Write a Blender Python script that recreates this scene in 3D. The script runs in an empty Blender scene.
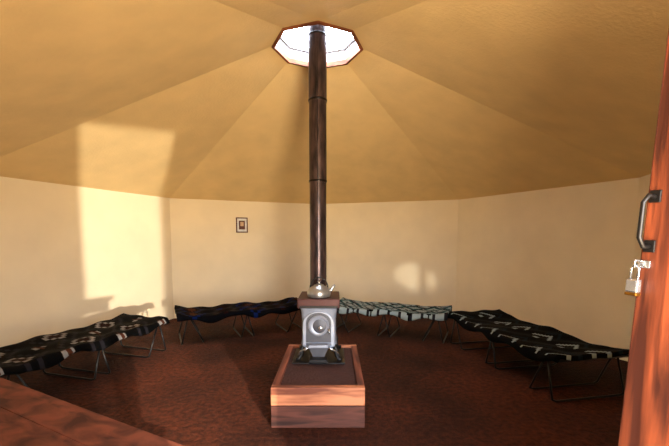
import bpy, bmesh, math, random
from mathutils import Vector, Matrix
random.seed(4)
S = bpy.context.scene
S.view_settings.view_transform = 'Standard'

# ---------------------------------------------------------------- materials
def lin(c):
    return tuple(((v/255)/12.92 if v/255 <= .04045 else ((v/255+.055)/1.055)**2.4) for v in c)
def newmat(name):
    m = bpy.data.materials.new(name); m.use_nodes = True
    nt = m.node_tree; b = nt.nodes['Principled BSDF']
    return m, nt, b
def plain(name, col, rough=.5, metal=0, bump=0, bscale=60, var=(.82, 1.1), vs=None):
    m, nt, b = newmat(name)
    c = lin(col)
    b.inputs['Roughness'].default_value = rough
    b.inputs['Metallic'].default_value = metal
    n = nt.nodes.new('ShaderNodeTexNoise'); n.inputs['Scale'].default_value = vs or bscale*.3
    n.inputs['Detail'].default_value = 5
    tc = nt.nodes.new('ShaderNodeTexCoord'); nt.links.new(tc.outputs['Object'], n.inputs['Vector'])
    r = nt.nodes.new('ShaderNodeValToRGB')
    r.color_ramp.elements[0].position = .3; r.color_ramp.elements[1].position = .7
    r.color_ramp.elements[0].color = (*[v*var[0] for v in c], 1)
    r.color_ramp.elements[1].color = (*[min(1, v*var[1]) for v in c], 1)
    nt.links.new(n.outputs['Fac'], r.inputs['Fac']); nt.links.new(r.outputs['Color'], b.inputs['Base Color'])
    if bump:
        n2 = nt.nodes.new('ShaderNodeTexNoise'); n2.inputs['Scale'].default_value = bscale
        n2.inputs['Detail'].default_value = 4
        nt.links.new(tc.outputs['Object'], n2.inputs['Vector'])
        bp = nt.nodes.new('ShaderNodeBump'); bp.inputs['Strength'].default_value = bump
        bp.inputs['Distance'].default_value = .02
        nt.links.new(n2.outputs['Fac'], bp.inputs['Height']); nt.links.new(bp.outputs['Normal'], b.inputs['Normal'])
    return m
def wood(name, c1, c2, stretch=(1, 1, 12), rough=.5, scale=14):
    m, nt, b = newmat(name)
    tc = nt.nodes.new('ShaderNodeTexCoord'); mp = nt.nodes.new('ShaderNodeMapping')
    mp.inputs['Scale'].default_value = tuple(1.0/s for s in stretch)
    nt.links.new(tc.outputs['Object'], mp.inputs['Vector'])
    n = nt.nodes.new('ShaderNodeTexNoise'); n.inputs['Scale'].default_value = scale
    n.inputs['Detail'].default_value = 7; n.inputs['Distortion'].default_value = .6
    nt.links.new(mp.outputs['Vector'], n.inputs['Vector'])
    r = nt.nodes.new('ShaderNodeValToRGB')
    r.color_ramp.elements[0].position = .36; r.color_ramp.elements[1].position = .64
    r.color_ramp.elements[0].color = (*lin(c1), 1); r.color_ramp.elements[1].color = (*lin(c2), 1)
    nt.links.new(n.outputs['Fac'], r.inputs['Fac']); nt.links.new(r.outputs['Color'], b.inputs['Base Color'])
    b.inputs['Roughness'].default_value = rough
    b.inputs['Specular IOR Level'].default_value = .3
    bp = nt.nodes.new('ShaderNodeBump'); bp.inputs['Strength'].default_value = .3; bp.inputs['Distance'].default_value = .01
    nt.links.new(n.outputs['Fac'], bp.inputs['Height']); nt.links.new(bp.outputs['Normal'], b.inputs['Normal'])
    return m

M_wall = plain('wall_plaster', (241, 225, 190), .85, 0, .06, 30, (.95, 1.03), 2.5)
M_ceil = plain('ceiling_canvas', (236, 205, 146), .7, 0, .15, 40, (.92, 1.04), 3)
M_wred = wood('red_wood', (52, 22, 13), (128, 62, 34), (1, 1, 14), .5, 26)
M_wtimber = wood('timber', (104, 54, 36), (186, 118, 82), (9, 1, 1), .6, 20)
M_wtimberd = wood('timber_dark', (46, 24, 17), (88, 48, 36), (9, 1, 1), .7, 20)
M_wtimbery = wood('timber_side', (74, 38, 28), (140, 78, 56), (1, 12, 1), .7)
M_rim = wood('rim_wood', (95, 50, 30), (150, 85, 50), (4, 4, 1), .6)
M_black = plain('black_iron', (18, 16, 16), .45, .4)
M_steel = plain('dark_steel', (30, 27, 27), .35, .8)
M_curb = plain('curb_white', (235, 235, 232), .7)
M_bar = plain('bar_grey', (150, 148, 150), .6)
M_enamel = plain('stove_enamel', (150, 158, 174), .35, .3, .1, 30)
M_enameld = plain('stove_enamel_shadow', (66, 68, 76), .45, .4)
M_stovetop = plain('stove_top_rust', (66, 30, 25), .5, .4)
M_kettle = plain('kettle_metal', (168, 170, 172), .28, .8)
M_chrome = plain('chrome', (190, 194, 200), .25, .9)
M_brass = plain('brass', (190, 140, 60), .3, 1)
M_paper = plain('print_paper', (205, 175, 140), .8)
M_frame = plain('frame_dark', (90, 45, 30), .6)
M_dirt = plain('box_dirt', (66, 33, 25), .95, 0, .8, 50)

m, nt, b = newmat('stove_pipe_metal'); M_pipe = m
b.inputs['Metallic'].default_value = .6; b.inputs['Roughness'].default_value = .34
tc = nt.nodes.new('ShaderNodeTexCoord'); mp = nt.nodes.new('ShaderNodeMapping'); mp.inputs['Scale'].default_value = (6, 6, 1.2)
nt.links.new(tc.outputs['Object'], mp.inputs['Vector'])
n = nt.nodes.new('ShaderNodeTexNoise'); n.inputs['Scale'].default_value = 4; n.inputs['Detail'].default_value = 6
nt.links.new(mp.outputs['Vector'], n.inputs['Vector'])
r = nt.nodes.new('ShaderNodeValToRGB')
r.color_ramp.elements[0].color = (*lin((32, 28, 32)), 1); r.color_ramp.elements[1].color = (*lin((92, 74, 74)), 1)
r.color_ramp.elements[0].position = .35; r.color_ramp.elements[1].position = .7
nt.links.new(n.outputs['Fac'], r.inputs['Fac']); nt.links.new(r.outputs['Color'], b.inputs['Base Color'])

# floor: packed red earth
m, nt, b = newmat('red_earth'); M_floor = m
tc = nt.nodes.new('ShaderNodeTexCoord')
n = nt.nodes.new('ShaderNodeTexNoise'); n.inputs['Scale'].default_value = .9; n.inputs['Detail'].default_value = 9
n.inputs['Distortion'].default_value = .4
n2 = nt.nodes.new('ShaderNodeTexNoise'); n2.inputs['Scale'].default_value = 22; n2.inputs['Detail'].default_value = 9
n2.inputs['Roughness'].default_value = .7
for k in (n, n2): nt.links.new(tc.outputs['Object'], k.inputs['Vector'])
r = nt.nodes.new('ShaderNodeValToRGB')
r.color_ramp.elements[0].position = .32; r.color_ramp.elements[1].position = .68
r.color_ramp.elements[0].color = (*lin((38, 18, 10)), 1); r.color_ramp.elements[1].color = (*lin((88, 42, 23)), 1)
r2 = nt.nodes.new('ShaderNodeValToRGB')
r2.color_ramp.elements[0].position = .40; r2.color_ramp.elements[1].position = .62
r2.color_ramp.elements[0].color = (.35, .35, .35, 1); r2.color_ramp.elements[1].color = (1.6, 1.55, 1.5, 1)
mx = nt.nodes.new('ShaderNodeMix'); mx.data_type = 'RGBA'; mx.blend_type = 'MULTIPLY'; mx.inputs[0].default_value = .75
nt.links.new(n.outputs['Fac'], r.inputs['Fac']); nt.links.new(n2.outputs['Fac'], r2.inputs['Fac'])
nt.links.new(r.outputs['Color'], mx.inputs[6]); nt.links.new(r2.outputs['Color'], mx.inputs[7])
nt.links.new(mx.outputs[2], b.inputs['Base Color']); b.inputs['Roughness'].default_value = .8
b.inputs['Specular IOR Level'].default_value = .15
bp = nt.nodes.new('ShaderNodeBump'); bp.inputs['Strength'].default_value = .8; bp.inputs['Distance'].default_value = .06
nt.links.new(n2.outputs['Fac'], bp.inputs['Height']); nt.links.new(bp.outputs['Normal'], b.inputs['Normal'])

# blanket (colour attribute)
m, nt, b = newmat('woven_blanket'); M_blanket = m
a = nt.nodes.new('ShaderNodeAttribute'); a.attribute_name = 'Col'
nt.links.new(a.outputs['Color'], b.inputs['Base Color']); b.inputs['Roughness'].default_value = .9
b.inputs['Specular IOR Level'].default_value = .1
tc = nt.nodes.new('ShaderNodeTexCoord'); n = nt.nodes.new('ShaderNodeTexNoise'); n.inputs['Scale'].default_value = 120
nt.links.new(tc.outputs['Object'], n.inputs['Vector'])
bp = nt.nodes.new('ShaderNodeBump'); bp.inputs['Strength'].default_value = .4; bp.inputs['Distance'].default_value = .005
nt.links.new(n.outputs['Fac'], bp.inputs['Height']); nt.links.new(bp.outputs['Normal'], b.inputs['Normal'])

# ---------------------------------------------------------------- geometry helpers
def finish(name, bm, mat, parent=None, smooth=False, bevel=0):
    me = bpy.data.meshes.new(name); bmesh.ops.recalc_face_normals(bm, faces=bm.faces[:])
    bm.to_mesh(me); bm.free()
    o = bpy.data.objects.new(name, me); S.collection.objects.link(o)
    if mat: me.materials.append(mat)
    if smooth:
        for p in me.polygons: p.use_smooth = True
    if bevel:
        md = o.modifiers.new('bevel', 'BEVEL'); md.width = bevel; md.segments = 2; md.limit_method = 'ANGLE'
    if parent: o.parent = parent
    return o
def empty(name, loc, rz=0):
    e = bpy.data.objects.new(name, None); e.location = loc; e.rotation_euler = (0, 0, rz)
    e.empty_display_size = .1
    S.collection.objects.link(e); return e
def box(name, c, s, mat, parent=None, bevel=0, taper=None):
    bm = bmesh.new(); bmesh.ops.create_cube(bm, size=1)
    for v in bm.verts:
        t = taper if (taper and v.co.z > 0) else 1
        v.co = Vector((c[0]+v.co.x*s[0]*t, c[1]+v.co.y*s[1]*t, c[2]+v.co.z*s[2]))
    return finish(name, bm, mat, parent, False, bevel)
def lathe(name, prof, c, mat, parent=None, seg=32, axis='z', smooth=True):
    bm = bmesh.new(); rings = []
    for (rr, h) in prof:
        ring = []
        for i in range(seg):
            t = 2*math.pi*i/seg
            p = (rr*math.cos(t), rr*math.sin(t), h)
            if axis == 'y': p = (p[0], h, p[1])
            if axis == 'x': p = (h, p[0], p[1])
            ring.append(bm.verts.new((c[0]+p[0], c[1]+p[1], c[2]+p[2])))
        rings.append(ring)
    for a, b2 in zip(rings[:-1], rings[1:]):
        for i in range(seg):
            bm.faces.new((a[i], a[(i+1) % seg], b2[(i+1) % seg], b2[i]))
    bm.faces.new(rings[0]); bm.faces.new(rings[-1])
    o = finish(name, bm, mat, parent, smooth)
    if smooth:
        md = o.modifiers.new('es', 'EDGE_SPLIT'); md.split_angle = math.radians(40)
    return o
def tube(name, paths, rad, mat, parent=None, seg=10):
    bm = bmesh.new()
    for pts in paths:
        pts = [Vector(p) for p in pts]; prev = None
        nrm = None
        for i, p in enumerate(pts):
            if i == 0: d = pts[1]-p
            elif i == len(pts)-1: d = p-pts[i-1]
            else: d = (pts[i+1]-p).normalized()+(p-pts[i-1]).normalized()
            d.normalize()
            if nrm is None:
                nrm = d.orthogonal().normalized()
            else:
                nrm = (nrm-d*nrm.dot(d)).normalized()
            bn = d.cross(nrm)
            rr = rad[i] if isinstance(rad, (list, tuple)) else rad
            ring = [bm.verts.new(p+nrm*rr*math.cos(2*math.pi*k/seg)+bn*rr*math.sin(2*math.pi*k/seg)) for k in range(seg)]
            if prev:
                for k in range(seg):
                    bm.faces.new((prev[k], prev[(k+1) % seg], ring[(k+1) % seg], ring[k]))
            else: bm.faces.new(ring)
            prev = ring
        bm.faces.new(prev)
    return finish(name, bm, mat, parent, True)
def extrude_poly(name, poly, axis_fn, d0, d1, mat, parent=None, bevel=0):
    bm = bmesh.new()
    a = [bm.verts.new(axis_fn(p, d0)) for p in poly]; b2 = [bm.verts.new(axis_fn(p, d1)) for p in poly]
    n = len(poly); bm.faces.new(a); bm.faces.new(b2)
    for i in range(n): bm.faces.new((a[i], a[(i+1) % n], b2[(i+1) % n], b2[i]))
    return finish(name, bm, mat, parent, False, bevel)

# ---------------------------------------------------------------- room shell
CX, CY, R = -.18, 4.08, 3.7
WH = 2.17
RH = 3.52; RR = .47
ROT = math.radians(3)
def vert(k, r=R):   # k=0 far corner, positive -> right
    t = math.radians(90)+ROT-k*math.radians(45)
    return (CX+r*math.cos(t), CY+r*math.sin(t))
YW = -.10
outer = [vert(0), vert(1), vert(2), vert(3), (1.9, YW), (-1.9, YW), vert(-3), vert(-2), vert(-1)]
TH = .15
def off(poly, d):
    res = []; n = len(poly)
    for i in range(n):
        p0 = Vector(poly[i-1]); p1 = Vector(poly[i]); p2 = Vector(poly[(i+1) % n])
        e1 = (p1-p0).normalized(); e2 = (p2-p1).normalized()
        n1 = Vector((-e1.y, e1.x)); n2 = Vector((-e2.y, e2.x))
        bsc = (n1+n2).normalized()
        res.append(tuple(p1+bsc*d/max(.3, bsc.dot(n1))))
    return res
outo = off(outer, TH)
names = ['northeast', 'east', 'southeast', 'south_right', 'entry', 'south_left', 'southwest', 'west', 'northwest']
def wallprism(name, a, b, ao, bo, z0, z1):
    return extrude_poly(name, [a, b, bo, ao], lambda p, d: (p[0], p[1], d), z0, z1, M_wall)
DX0, DX1, DH = .20, 1.06, 2.06
for i, nm in enumerate(names):
    a, b_ = outer[i], outer[(i+1) % 9]; ao, bo = outo[i], outo[(i+1) % 9]
    if nm != 'entry':
        wallprism('wall_'+nm, a, b_, ao, bo, 0, WH)
    else:
        yo = YW-TH
        o1 = wallprism('wall_entry', a, (DX1, YW), ao, (DX1, yo), 0, WH)
        o2 = wallprism('left_part', (DX0, YW), b_, (DX0, yo), bo, 0, WH); o2.parent = o1
        o3 = wallprism('lintel', (DX1, YW), (DX0, YW), (DX1, yo), (DX0, yo), DH, WH); o3.parent = o1
extrude_poly('floor', outo, lambda p, d: (p[0], p[1], d), -.1, 0, M_floor)
bm = bmesh.new()
ov = [bm.verts.new((p[0], p[1], WH)) for p in outer]
oe = [bm.verts.new((p[0], p[1], WH)) for p in off(outer, TH)]
rv = [bm.verts.new((*vert(k, RR), RH)) for k in range(8)]
om = {0: 0, 1: 1, 2: 2, 3: 3, 4: 4, 5: 6, 6: 7, 7: 8}
for k in range(8):
    k2 = (k+1) % 8
    if k == 3: bm.faces.new((ov[3], ov[4], rv[3])); bm.faces.new((ov[4], rv[4], rv[3]))
    elif k == 4:
        bm.faces.new((ov[4], ov[5], rv[4])); bm.faces.new((ov[5], ov[6], rv[5])); bm.faces.new((ov[5], rv[5], rv[4]))
    else: bm.faces.new((ov[om[k]], ov[om[k2]], rv[k2], rv[k]))
for i in range(9): bm.faces.new((ov[i], oe[i], oe[(i+1) % 9], ov[(i+1) % 9]))
ceil = finish('ceiling', bm, M_ceil)

# skylight
sky = empty('window_1', (CX, CY, RH))
def ringprism(name, r0, r1, z0, z1, mat, parent):
    bm = bmesh.new(); V = {}
    for k in range(8):
        t = math.radians(90)+ROT-k*math.radians(45)
        for j, (rr, zz) in enumerate(((r0, z0), (r1, z0), (r1, z1), (r0, z1))):
            V[k, j] = bm.verts.new((rr*math.cos(t), rr*math.sin(t), zz))
    for k in range(8):
        k2 = (k+1) % 8
        for j in range(4):
            j2 = (j+1) % 4
            bm.faces.new((V[k, j], V[k, j2], V[k2, j2], V[k2, j]))
    return finish(name, bm, mat, parent)
ringprism('rim', RR-.012, RR+.02, -.022, .03, M_rim, sky)
ringprism('curb', RR-.005, RR+.03, .03, .14, M_bar, sky)
ringprism('top_frame', RR-.03, RR+.05, .14, .17, M_bar, sky)
for i, x in enumerate((-.30, -.15, .15, .30)):
    box('bar_%d' % i, (x, .0, .155), (.010, .76-abs(x)*.6, .012), M_bar, sky)
for i, y in enumerate((-.10, .07, .24)):
    box('bar_%d' % (i+4), (0, y, .155), (.84-.5*abs(y), .010, .012), M_bar, sky)

# pipe
PX, PY = -.17, 3.80
pipe = empty('stove_pipe', (PX, PY, .86))
lathe('lower_section', [(.086, 0), (.086, 1.25)], (0, 0, 0), M_pipe, pipe, 40)
lathe('middle_section', [(.089, 1.18), (.089, 2.05)], (0, 0, 0), M_pipe, pipe, 40)
lathe('upper_section', [(.092, 1.98), (.092, 3.5)], (0, 0, 0), M_pipe, pipe, 40)
for i, (zz, rr) in enumerate(((.02, .098), (1.2, .091), (2.0, .094), (2.62, .093))):
    lathe('collar_%d' % i, [(rr, zz-.010), (rr+.003, zz-.005), (rr+.003, zz+.005), (rr, zz+.010)], (0, 0, 0), M_steel, pipe, 40)
tube('seam', [[(.0, -.086, .05), (0, -.086, 1.18)], [(.0, -.09, 1.22), (0, -.09, 1.98)], [(.0, -.093, 2.02), (0, -.093, 3.4)]], .003, M_steel, pipe, 6)

# ---------------------------------------------------------------- stove hearth box
BX, BY0, BY1, BW, BH = -.13, 2.75, 3.90, .735, .325
hb = empty('wooden_hearth_box', (BX, (BY0+BY1)/2, 0))
L = BY1-BY0
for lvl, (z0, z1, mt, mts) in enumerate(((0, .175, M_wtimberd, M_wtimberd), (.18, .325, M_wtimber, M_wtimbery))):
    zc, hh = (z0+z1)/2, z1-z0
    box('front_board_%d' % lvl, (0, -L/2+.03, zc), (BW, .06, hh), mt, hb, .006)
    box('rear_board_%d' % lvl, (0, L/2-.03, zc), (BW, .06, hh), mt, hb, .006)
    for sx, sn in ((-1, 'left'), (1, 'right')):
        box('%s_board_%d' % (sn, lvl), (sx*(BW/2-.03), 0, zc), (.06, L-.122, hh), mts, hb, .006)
bm = bmesh.new(); bmesh.ops.create_grid(bm, x_segments=24, y_segments=36, size=.5)
for v in bm.verts:
    v.co.x *= BW-.122; v.co.y *= L-.122
    v.co.z = .300+random.uniform(-.003, .004)
finish('earth_fill', bm, M_dirt, hb, True)

# ---------------------------------------------------------------- stove
SX, SY = -.150, 3.60
st = empty('wood_stove', (SX, SY, .302))
box('ember_plate', (0, -.04, .008), (.50, .46, .014), M_black, st, .004)
for sx in (-1, 1):
    for sy in (-1, 1):
        pts = [(sx*.13, sy*.15, .17), (sx*.165, sy*.175, .12), (sx*.165, sy*.18, .07), (sx*.185, sy*.19, .03), (sx*.215, sy*.20, .022)]
        tube('leg_%d%d' % (sx+1, sy+1), [pts], [.028, .026, .018, .015, .02], M_black, st, 10)
secs = [(.12, .155, .18), (.15, .175, .20), (.21, .165, .195), (.40, .165, .195), (.50, .175, .205), (.52, .185, .215)]
bm = bmesh.new(); prev = None
for (zz, hx, hy) in secs:
    ring = []
    for k in range(40):
        t = 2*math.pi*k/40; c_, s_ = math.cos(t), math.sin(t)
        e = .28
        ring.append(bm.verts.new((hx*math.copysign(abs(c_)**e, c_), hy*math.copysign(abs(s_)**e, s_), zz)))
    if prev:
        for k in range(40): bm.faces.new((prev[k], prev[(k+1) % 40], ring[(k+1) % 40], ring[k]))
    else: bm.faces.new(ring)
    prev = ring
bm.faces.new(prev)
finish('firebox', bm, M_enamel, st, True).modifiers.new('es', 'EDGE_SPLIT').split_angle = .6
box('top_plate', (0, .02, .565), (.40, .49, .09), M_stovetop, st, .01)
box('top_trim', (0, -.225, .535), (.36, .012, .02), M_black, st, .003)
def arch(w, h, zb, n=16):
    pts = [(-w, zb), (w, zb)]
    for i in range(n+1):
        t = math.pi*i/n
        pts.append((w*math.cos(t), zb+h-w*.8+w*.8*math.sin(t)))
    return pts
fn = lambda p, d: (p[0], d, p[1])
extrude_poly('front_frame', arch(.15, .33, .16), fn, -.19, -.218, M_enamel, st, .006)
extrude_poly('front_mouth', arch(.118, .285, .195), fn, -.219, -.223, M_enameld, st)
lathe('door_oval', [(.098, -.224), (.098, -.24), (.088, -.248), (.070, -.236), (.03, -.234)], (0, 0, .36), M_enamel, st, 36, 'y')
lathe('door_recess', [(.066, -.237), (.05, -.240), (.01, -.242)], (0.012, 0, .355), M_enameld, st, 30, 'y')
lathe('door_boss', [(.022, -.24), (.022, -.262), (.012, -.268)], (.02, 0, .34), M_chrome, st, 20, 'y')
tube('door_handle', [[(.085, -.235, .33), (.10, -.27, .33), (.10, -.275, .29)]], .007, M_chrome, st)
extrude_poly('ash_lip', [(-.13, .0), (.13, .0), (.09, -.10), (-.09, -.10)], lambda p, d: (p[0], -.2+p[1], d), .165, .19, M_enamel, st, .005)
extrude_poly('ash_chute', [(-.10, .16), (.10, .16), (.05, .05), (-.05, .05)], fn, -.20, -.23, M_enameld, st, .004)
box('ash_tray', (0, -.27, .045), (.17, .12, .03), M_black, st, .006)
tube('side_rods', [[(-.2, -.2, .05), (-.17, -.26, .12), (-.1, -.3, .165)], [(.2, -.2, .05), (.17, -.26, .12), (.1, -.3, .165)]], .007, M_chrome, st)

# kettle
kt = empty('tea_kettle', (SX+.0, SY-.10, .302+.61))
lathe('body', [(.085, 0), (.108, .008), (.116, .03), (.112, .06), (.09, .09), (.05, .108), (.045, .112)], (0, 0, .001), M_kettle, kt, 40)
lathe('lid', [(.05, .108), (.048, .118), (.02, .128), (.008, .132), (.008, .142), (.016, .15), (.012, .16), (.002, .163)], (0, 0, 0), M_kettle, kt, 32)
tube('spout', [[(.08, 0, .05), (.12, 0, .07), (.135, 0, .10), (.155, 0, .115)]], [.024, .017, .013, .011], M_kettle, kt, 14)
tube('handle', [[(.085*math.cos(t), 0, .085+.105*math.sin(t)) for t in [math.pi*i/14 for i in range(15)]]], .007, M_black, kt)

# ---------------------------------------------------------------- cots
K = lin((12, 11, 14)); W_ = lin((190, 188, 186)); GR = lin((95, 92, 98)); RD = lin((96, 38, 30)); TN = lin((140, 104, 80))
NV = lin((12, 15, 32)); BL = lin((46, 84, 140)); TL = lin((100, 148, 152)); LG = lin((195, 203, 202)); DT = lin((62, 88, 100))
NU, NVc = 90, 36
def patA(i, j):
    a = i % 28-14; b_ = j % 18-9
    d = abs(a)//2*2+(abs(b_)//2)*2
    if d < 3: return RD
    if d < 6: return W_
    if d < 10: return K
    if d < 12: return GR
    if d > 19: return W_ if (i//2) % 2 else TN
    return K
def patB(i, j):
    a = i % 20-10; b_ = j % 16-8
    d = abs(a)+(abs(b_)//2)*2
    if (i//20) % 2 == 0:
        if d < 3: return TN
        if d < 5: return RD
        if d < 8: return NV
        if d < 10: return BL
    else:
        if d < 4: return BL
        if d < 6: return K
        if d < 8: return RD
    return NV
def patC(i, j):
    a = i % 14-7; b_ = j % 16-8
    d = abs(a)+abs(b_)
    if d < 2: return K
    if d < 5: return LG
    if d < 7: return TL
    if d < 9: return K
    if (i//2+j//2) % 4 == 0: return GR
    return LG
def patD(i, j):
    a = i % 16-8; b_ = j % 18
    s = abs(a)+b_
    if s in (6, 7) and abs(a) < 6: return LG
    if s in (11, 12) and abs(a) < 5: return DT
    if abs(a) < 2 and b_ > 15: return LG
    return K
def cot(loc, ang, Lc, Wc, pat, H=.40, seed=0, rough=.0):
    rnd = random.Random(seed)
    e = empty('camping_cot', (loc[0], loc[1], 0), ang)
    ph = [rnd.uniform(0, 6) for _ in range(6)]
    bm = bmesh.new(); col = bm.loops.layers.color.new('Col'); g = {}
    for i in range(NU+1):
        u = i/NU*2-1
        wsc = 1-.03*math.sin(math.pi*abs(u))**2
        for j in range(NVc+1):
            v = j/NVc*2-1
            x = u*Lc/2; y = v*Wc/2*wsc
            zz = H-.018*math.sin(math.pi*abs(u))**2-.02*(1-v*v)
            zz += .03*max(0, abs(u)-.8)/.2
            zz += (.004+rough)*math.sin(7*u+3*v+ph[0])*math.sin(4*v+ph[1])+(.003+rough*.5)*math.sin(17*u-8*v+ph[2])
            if abs(v) > .9: zz -= .075*((abs(v)-.9)/.1)**1.5*(1+.4*math.sin(11*u+ph[3]))
            g[i, j] = bm.verts.new((x, y, zz))
    for i in range(NU):
        for j in range(NVc):
            f = bm.faces.new((g[i, j], g[i+1, j], g[i+1, j+1], g[i, j+1]))
            c = pat(i, j)
            for l in f.loops: l[col] = (*c, 1)
            f.smooth = True
    o = finish('blanket', bm, M_blanket, e, True)
    md = o.modifiers.new('s', 'SOLIDIFY'); md.thickness = .04; md.offset = -1
    w = Wc/2-.05; hz = H-.06; l = Lc/2-.03
    tube('frame_rails', [[(-l, w, hz+.02), (-l*.5, w-.01, hz-.01), (0, w, hz), (l*.5, w-.01, hz-.01), (l, w, hz+.02)],
                         [(-l, -w, hz+.02), (-l*.5, -w+.01, hz-.01), (0, -w, hz), (l*.5, -w+.01, hz-.01), (l, -w, hz+.02)],
                         [(-l, -w, hz+.02), (-l, w, hz+.02)], [(l, -w, hz+.02), (l, w, hz+.02)]], .011, M_black, e, 8)
    k = 0
    for (xt, xb) in ((-l+.10, -l+.02), (-l+.14, -l+.30), (0, -.09), (0, .09), (l-.14, l-.30), (l-.10, l-.02)):
        tube('leg_%d' % k, [[(xt, -w, hz), (xb, -w-.01, .03), (xb, -w+.03, .011), (xb, w-.03, .011), (xb, w+.01, .03), (xt, w, hz)]], .0105, M_black, e, 8)
        k += 1
    return e
cot((-2.80, 3.86), math.atan2(1.68, .49), 1.95, .80, patA, .43, 1, .008)
cot((-1.42, 5.58), math.radians(26), 1.90, .74, patB, .42, 2, .012)
cot((.85, 5.60), math.radians(-23), 1.80, .72, patC, .42, 3, .002)
cot((2.17, 4.15), math.radians(-79), 1.92, .86, patD, .43, 4, .004)

# ---------------------------------------------------------------- framed picture
pa = math.atan2(vert(0)[1]-vert(-1)[1], vert(0)[0]-vert(-1)[0])
pf = empty('picture_frame', (-1.79, 7.085, 1.71), pa)
w2, h2 = .10, .135
box('backing', (0, -.008, 0), (w2*2-.02, .01, h2*2-.02), M_curb, pf)
box('print', (0, -.016, 0), (w2*1.15, .004, h2*1.25), M_frame, pf)
box('print_face', (0, -.020, .02), (w2*.6, .004, h2*.6), M_paper, pf)
for nm, c, s in (('top', (0, -.012, h2), (w2*2+.02, .022, .02)), ('bottom', (0, -.012, -h2), (w2*2+.02, .022, .02)),
                 ('left', (-w2, -.012, 0), (.02, .022, h2*2)), ('right', (w2, -.012, 0), (.02, .022, h2*2))):
    box('frame_'+nm, c, s, M_frame, pf)

# ---------------------------------------------------------------- table in the foreground
M_table = wood('table_wood', (62, 29, 21), (120, 64, 46), (1.8, 1, 1), .7, 12)
ta = math.atan2(-.60, 1.17)
tl, tw = 1.78, .66
far0 = Vector((-2.0, 2.02)); d_ = Vector((math.cos(ta), math.sin(ta))); pn = Vector((math.sin(ta), -math.cos(ta)))
tcn = far0+d_*tl/2+pn*tw/2
tb = empty('wooden_table', (tcn.x, tcn.y, 0), ta)
for i in range(4):
    yy = -tw/2+tw/8+i*tw/4
    box('top_plank_%d' % i, (0, yy, .72), (tl, tw/4-.002, .04), M_table, tb, .003)
box('apron_far', (0, tw/2-.06, .65), (tl-.16, .025, .10), M_table, tb)
box('apron_near', (0, -tw/2+.06, .65), (tl-.16, .025, .10), M_table, tb)
for sx in (-1, 1):
    box('apron_side_%d' % (sx+1), (sx*(tl/2-.08), 0, .65), (.025, tw-.12, .10), M_table, tb)
    for sy in (-1, 1):
        box('leg_%d%d' % (sx+1, sy+1), (sx*(tl/2-.08), sy*(tw/2-.06), .35), (.06, .06, .70), M_table, tb, .004)

# ---------------------------------------------------------------- open door
hx, hy = 1.0, -.04
fx, fy = .715, .93
dang = math.atan2(fy-hy, fx-hx); DW = math.hypot(fx-hx, fy-hy)
dr = empty('door_1', (hx, hy, .03), dang)
dr.rotation_euler = (Matrix.Rotation(math.radians(3.2), 3, 'Y') @ Matrix.Rotation(dang, 3, 'Z')).to_euler()
T = .045
nb = 7
for i in range(nb):
    bw = DW/nb
    box('board_%d' % i, (bw*(i+.5), 0, 1.0), (bw-.003, T, 1.98), M_wred, dr, .004)
yb = T/2
hxp = DW-.022
tube('pull_handle', [[(hxp, yb, 1.55), (hxp, yb+.025, 1.553), (hxp+.005, yb+.034, 1.535), (hxp+.005, yb+.034, 1.45), (hxp, yb+.025, 1.428), (hxp, yb, 1.43)]], .0055, M_black, dr)
for zz in (1.552, 1.43):
    box('handle_plate_%d' % int(zz*100), (hxp, yb+.003, zz), (.025, .006, .03), M_black, dr, .002)
lz = 1.385
box('hasp_plate', (DW-.016, yb+.003, lz), (.026, .005, .018), M_chrome, dr, .001)
tube('hasp_staple', [[(DW-.006, yb+.003, lz+.008), (DW-.006, yb+.022, lz+.008), (DW-.006, yb+.022, lz-.008), (DW-.006, yb+.003, lz-.008)]], .0025, M_chrome, dr)
tube('padlock_shackle', [[(DW-.014, yb+.016, lz-.04), (DW-.014, yb+.016, lz-.012), (DW-.005, yb+.018, lz+.0), (DW+.004, yb+.016, lz-.012), (DW+.004, yb+.016, lz-.04)]], .0026, M_chrome, dr)
box('padlock_body', (DW-.005, yb+.016, lz-.056), (.028, .018, .034), M_chrome, dr, .004)
box('padlock_base', (DW-.005, yb+.016, lz-.077), (.028, .018, .008), M_brass, dr, .002)
dj = empty('trim_1', (0, YW-TH/2, 0))
box('left_jamb', (DX0+.012, 0, DH/2), (.024, TH+.02, DH), M_wred, dj)
box('right_jamb', (DX1+.012, 0, DH/2), (.024, TH+.02, DH), M_wred, dj)

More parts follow.
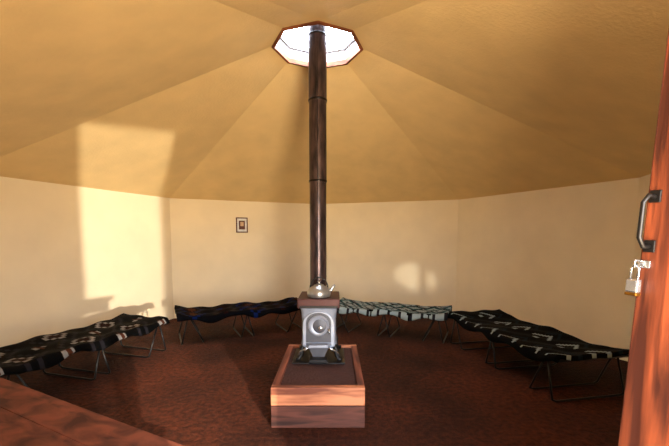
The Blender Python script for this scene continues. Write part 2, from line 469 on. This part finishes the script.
# ---------------------------------------------------------------- lights
w = bpy.data.worlds.new('World'); S.world = w; w.use_nodes = True
nt = w.node_tree; bg = nt.nodes['Background']
tc = nt.nodes.new('ShaderNodeTexCoord'); sp = nt.nodes.new('ShaderNodeSeparateXYZ')
nt.links.new(tc.outputs['Generated'], sp.inputs[0])
r = nt.nodes.new('ShaderNodeValToRGB')
mr = nt.nodes.new('ShaderNodeMapRange'); mr.inputs[1].default_value = -1; mr.inputs[2].default_value = 1
nt.links.new(sp.outputs['Z'], mr.inputs[0]); nt.links.new(mr.outputs[0], r.inputs['Fac'])
E = r.color_ramp.elements
E[0].position = .0; E[0].color = (.98, .74, .46, 1)
E[1].position = 1; E[1].color = (.42, .50, .62, 1)
x = E.new(.49); x.color = (1.0, .80, .54, 1)
x = E.new(.52); x.color = (.84, .88, .95, 1)
nt.links.new(r.outputs['Color'], bg.inputs['Color']); bg.inputs['Strength'].default_value = 56

def portal(name, loc, rot, sx, sy):
    l = bpy.data.lights.new(name, 'AREA'); l.shape = 'RECTANGLE'; l.size = sx; l.size_y = sy
    l.cycles.is_portal = True
    o = bpy.data.objects.new(name, l); o.location = loc; o.rotation_euler = rot; S.collection.objects.link(o)
portal('skylight_portal', (CX, CY, RH+.20), (0, 0, 0), 1.05, 1.05)
portal('doorway_portal', ((DX0+DX1)/2, YW-TH-.02, DH/2), (math.radians(90), 0, 0), DX1-DX0, DH)

def spot(name, loc, tgt, en, soft):
    l = bpy.data.lights.new(name, 'SPOT'); l.energy = en; l.color = (1, .90, .76); l.shadow_soft_size = soft
    l.spot_size = math.radians(30); l.spot_blend = .1
    o = bpy.data.objects.new(name, l); S.collection.objects.link(o)
    o.location = loc
    o.rotation_euler = (Vector(tgt)-o.location).to_track_quat('-Z', 'Y').to_euler()
spot('sun_glint', (5.17, -6.96, 1.0), (-3.2, 5.9, 1.6), 9500, .08)
spot('low_sun', (4.7, -7.5, 4.9), (-1.6, 4.2, 0), 14000, .05)

l = bpy.data.lights.new('sun', 'SUN'); l.energy = 1.8; l.color = (1, .95, .86); l.angle = math.radians(2)
o = bpy.data.objects.new('sun', l); S.collection.objects.link(o); o.location = (-3, 0, 8)
o.rotation_euler = Vector((1.75, 3.0, -2.90)).to_track_quat('-Z', 'Y').to_euler()

# ---------------------------------------------------------------- camera
cd = bpy.data.cameras.new('camera'); cam = bpy.data.objects.new('camera', cd); S.collection.objects.link(cam)
cd.sensor_width = 36; cd.lens = 365/669*36; cd.clip_start = .02
P = 4.5
cam.location = (0, 0, 1.5); cam.rotation_euler = (math.radians(90-P), 0, 0)
cd.shift_y = (236+365*math.tan(math.radians(P))-223)/669
S.camera = cam
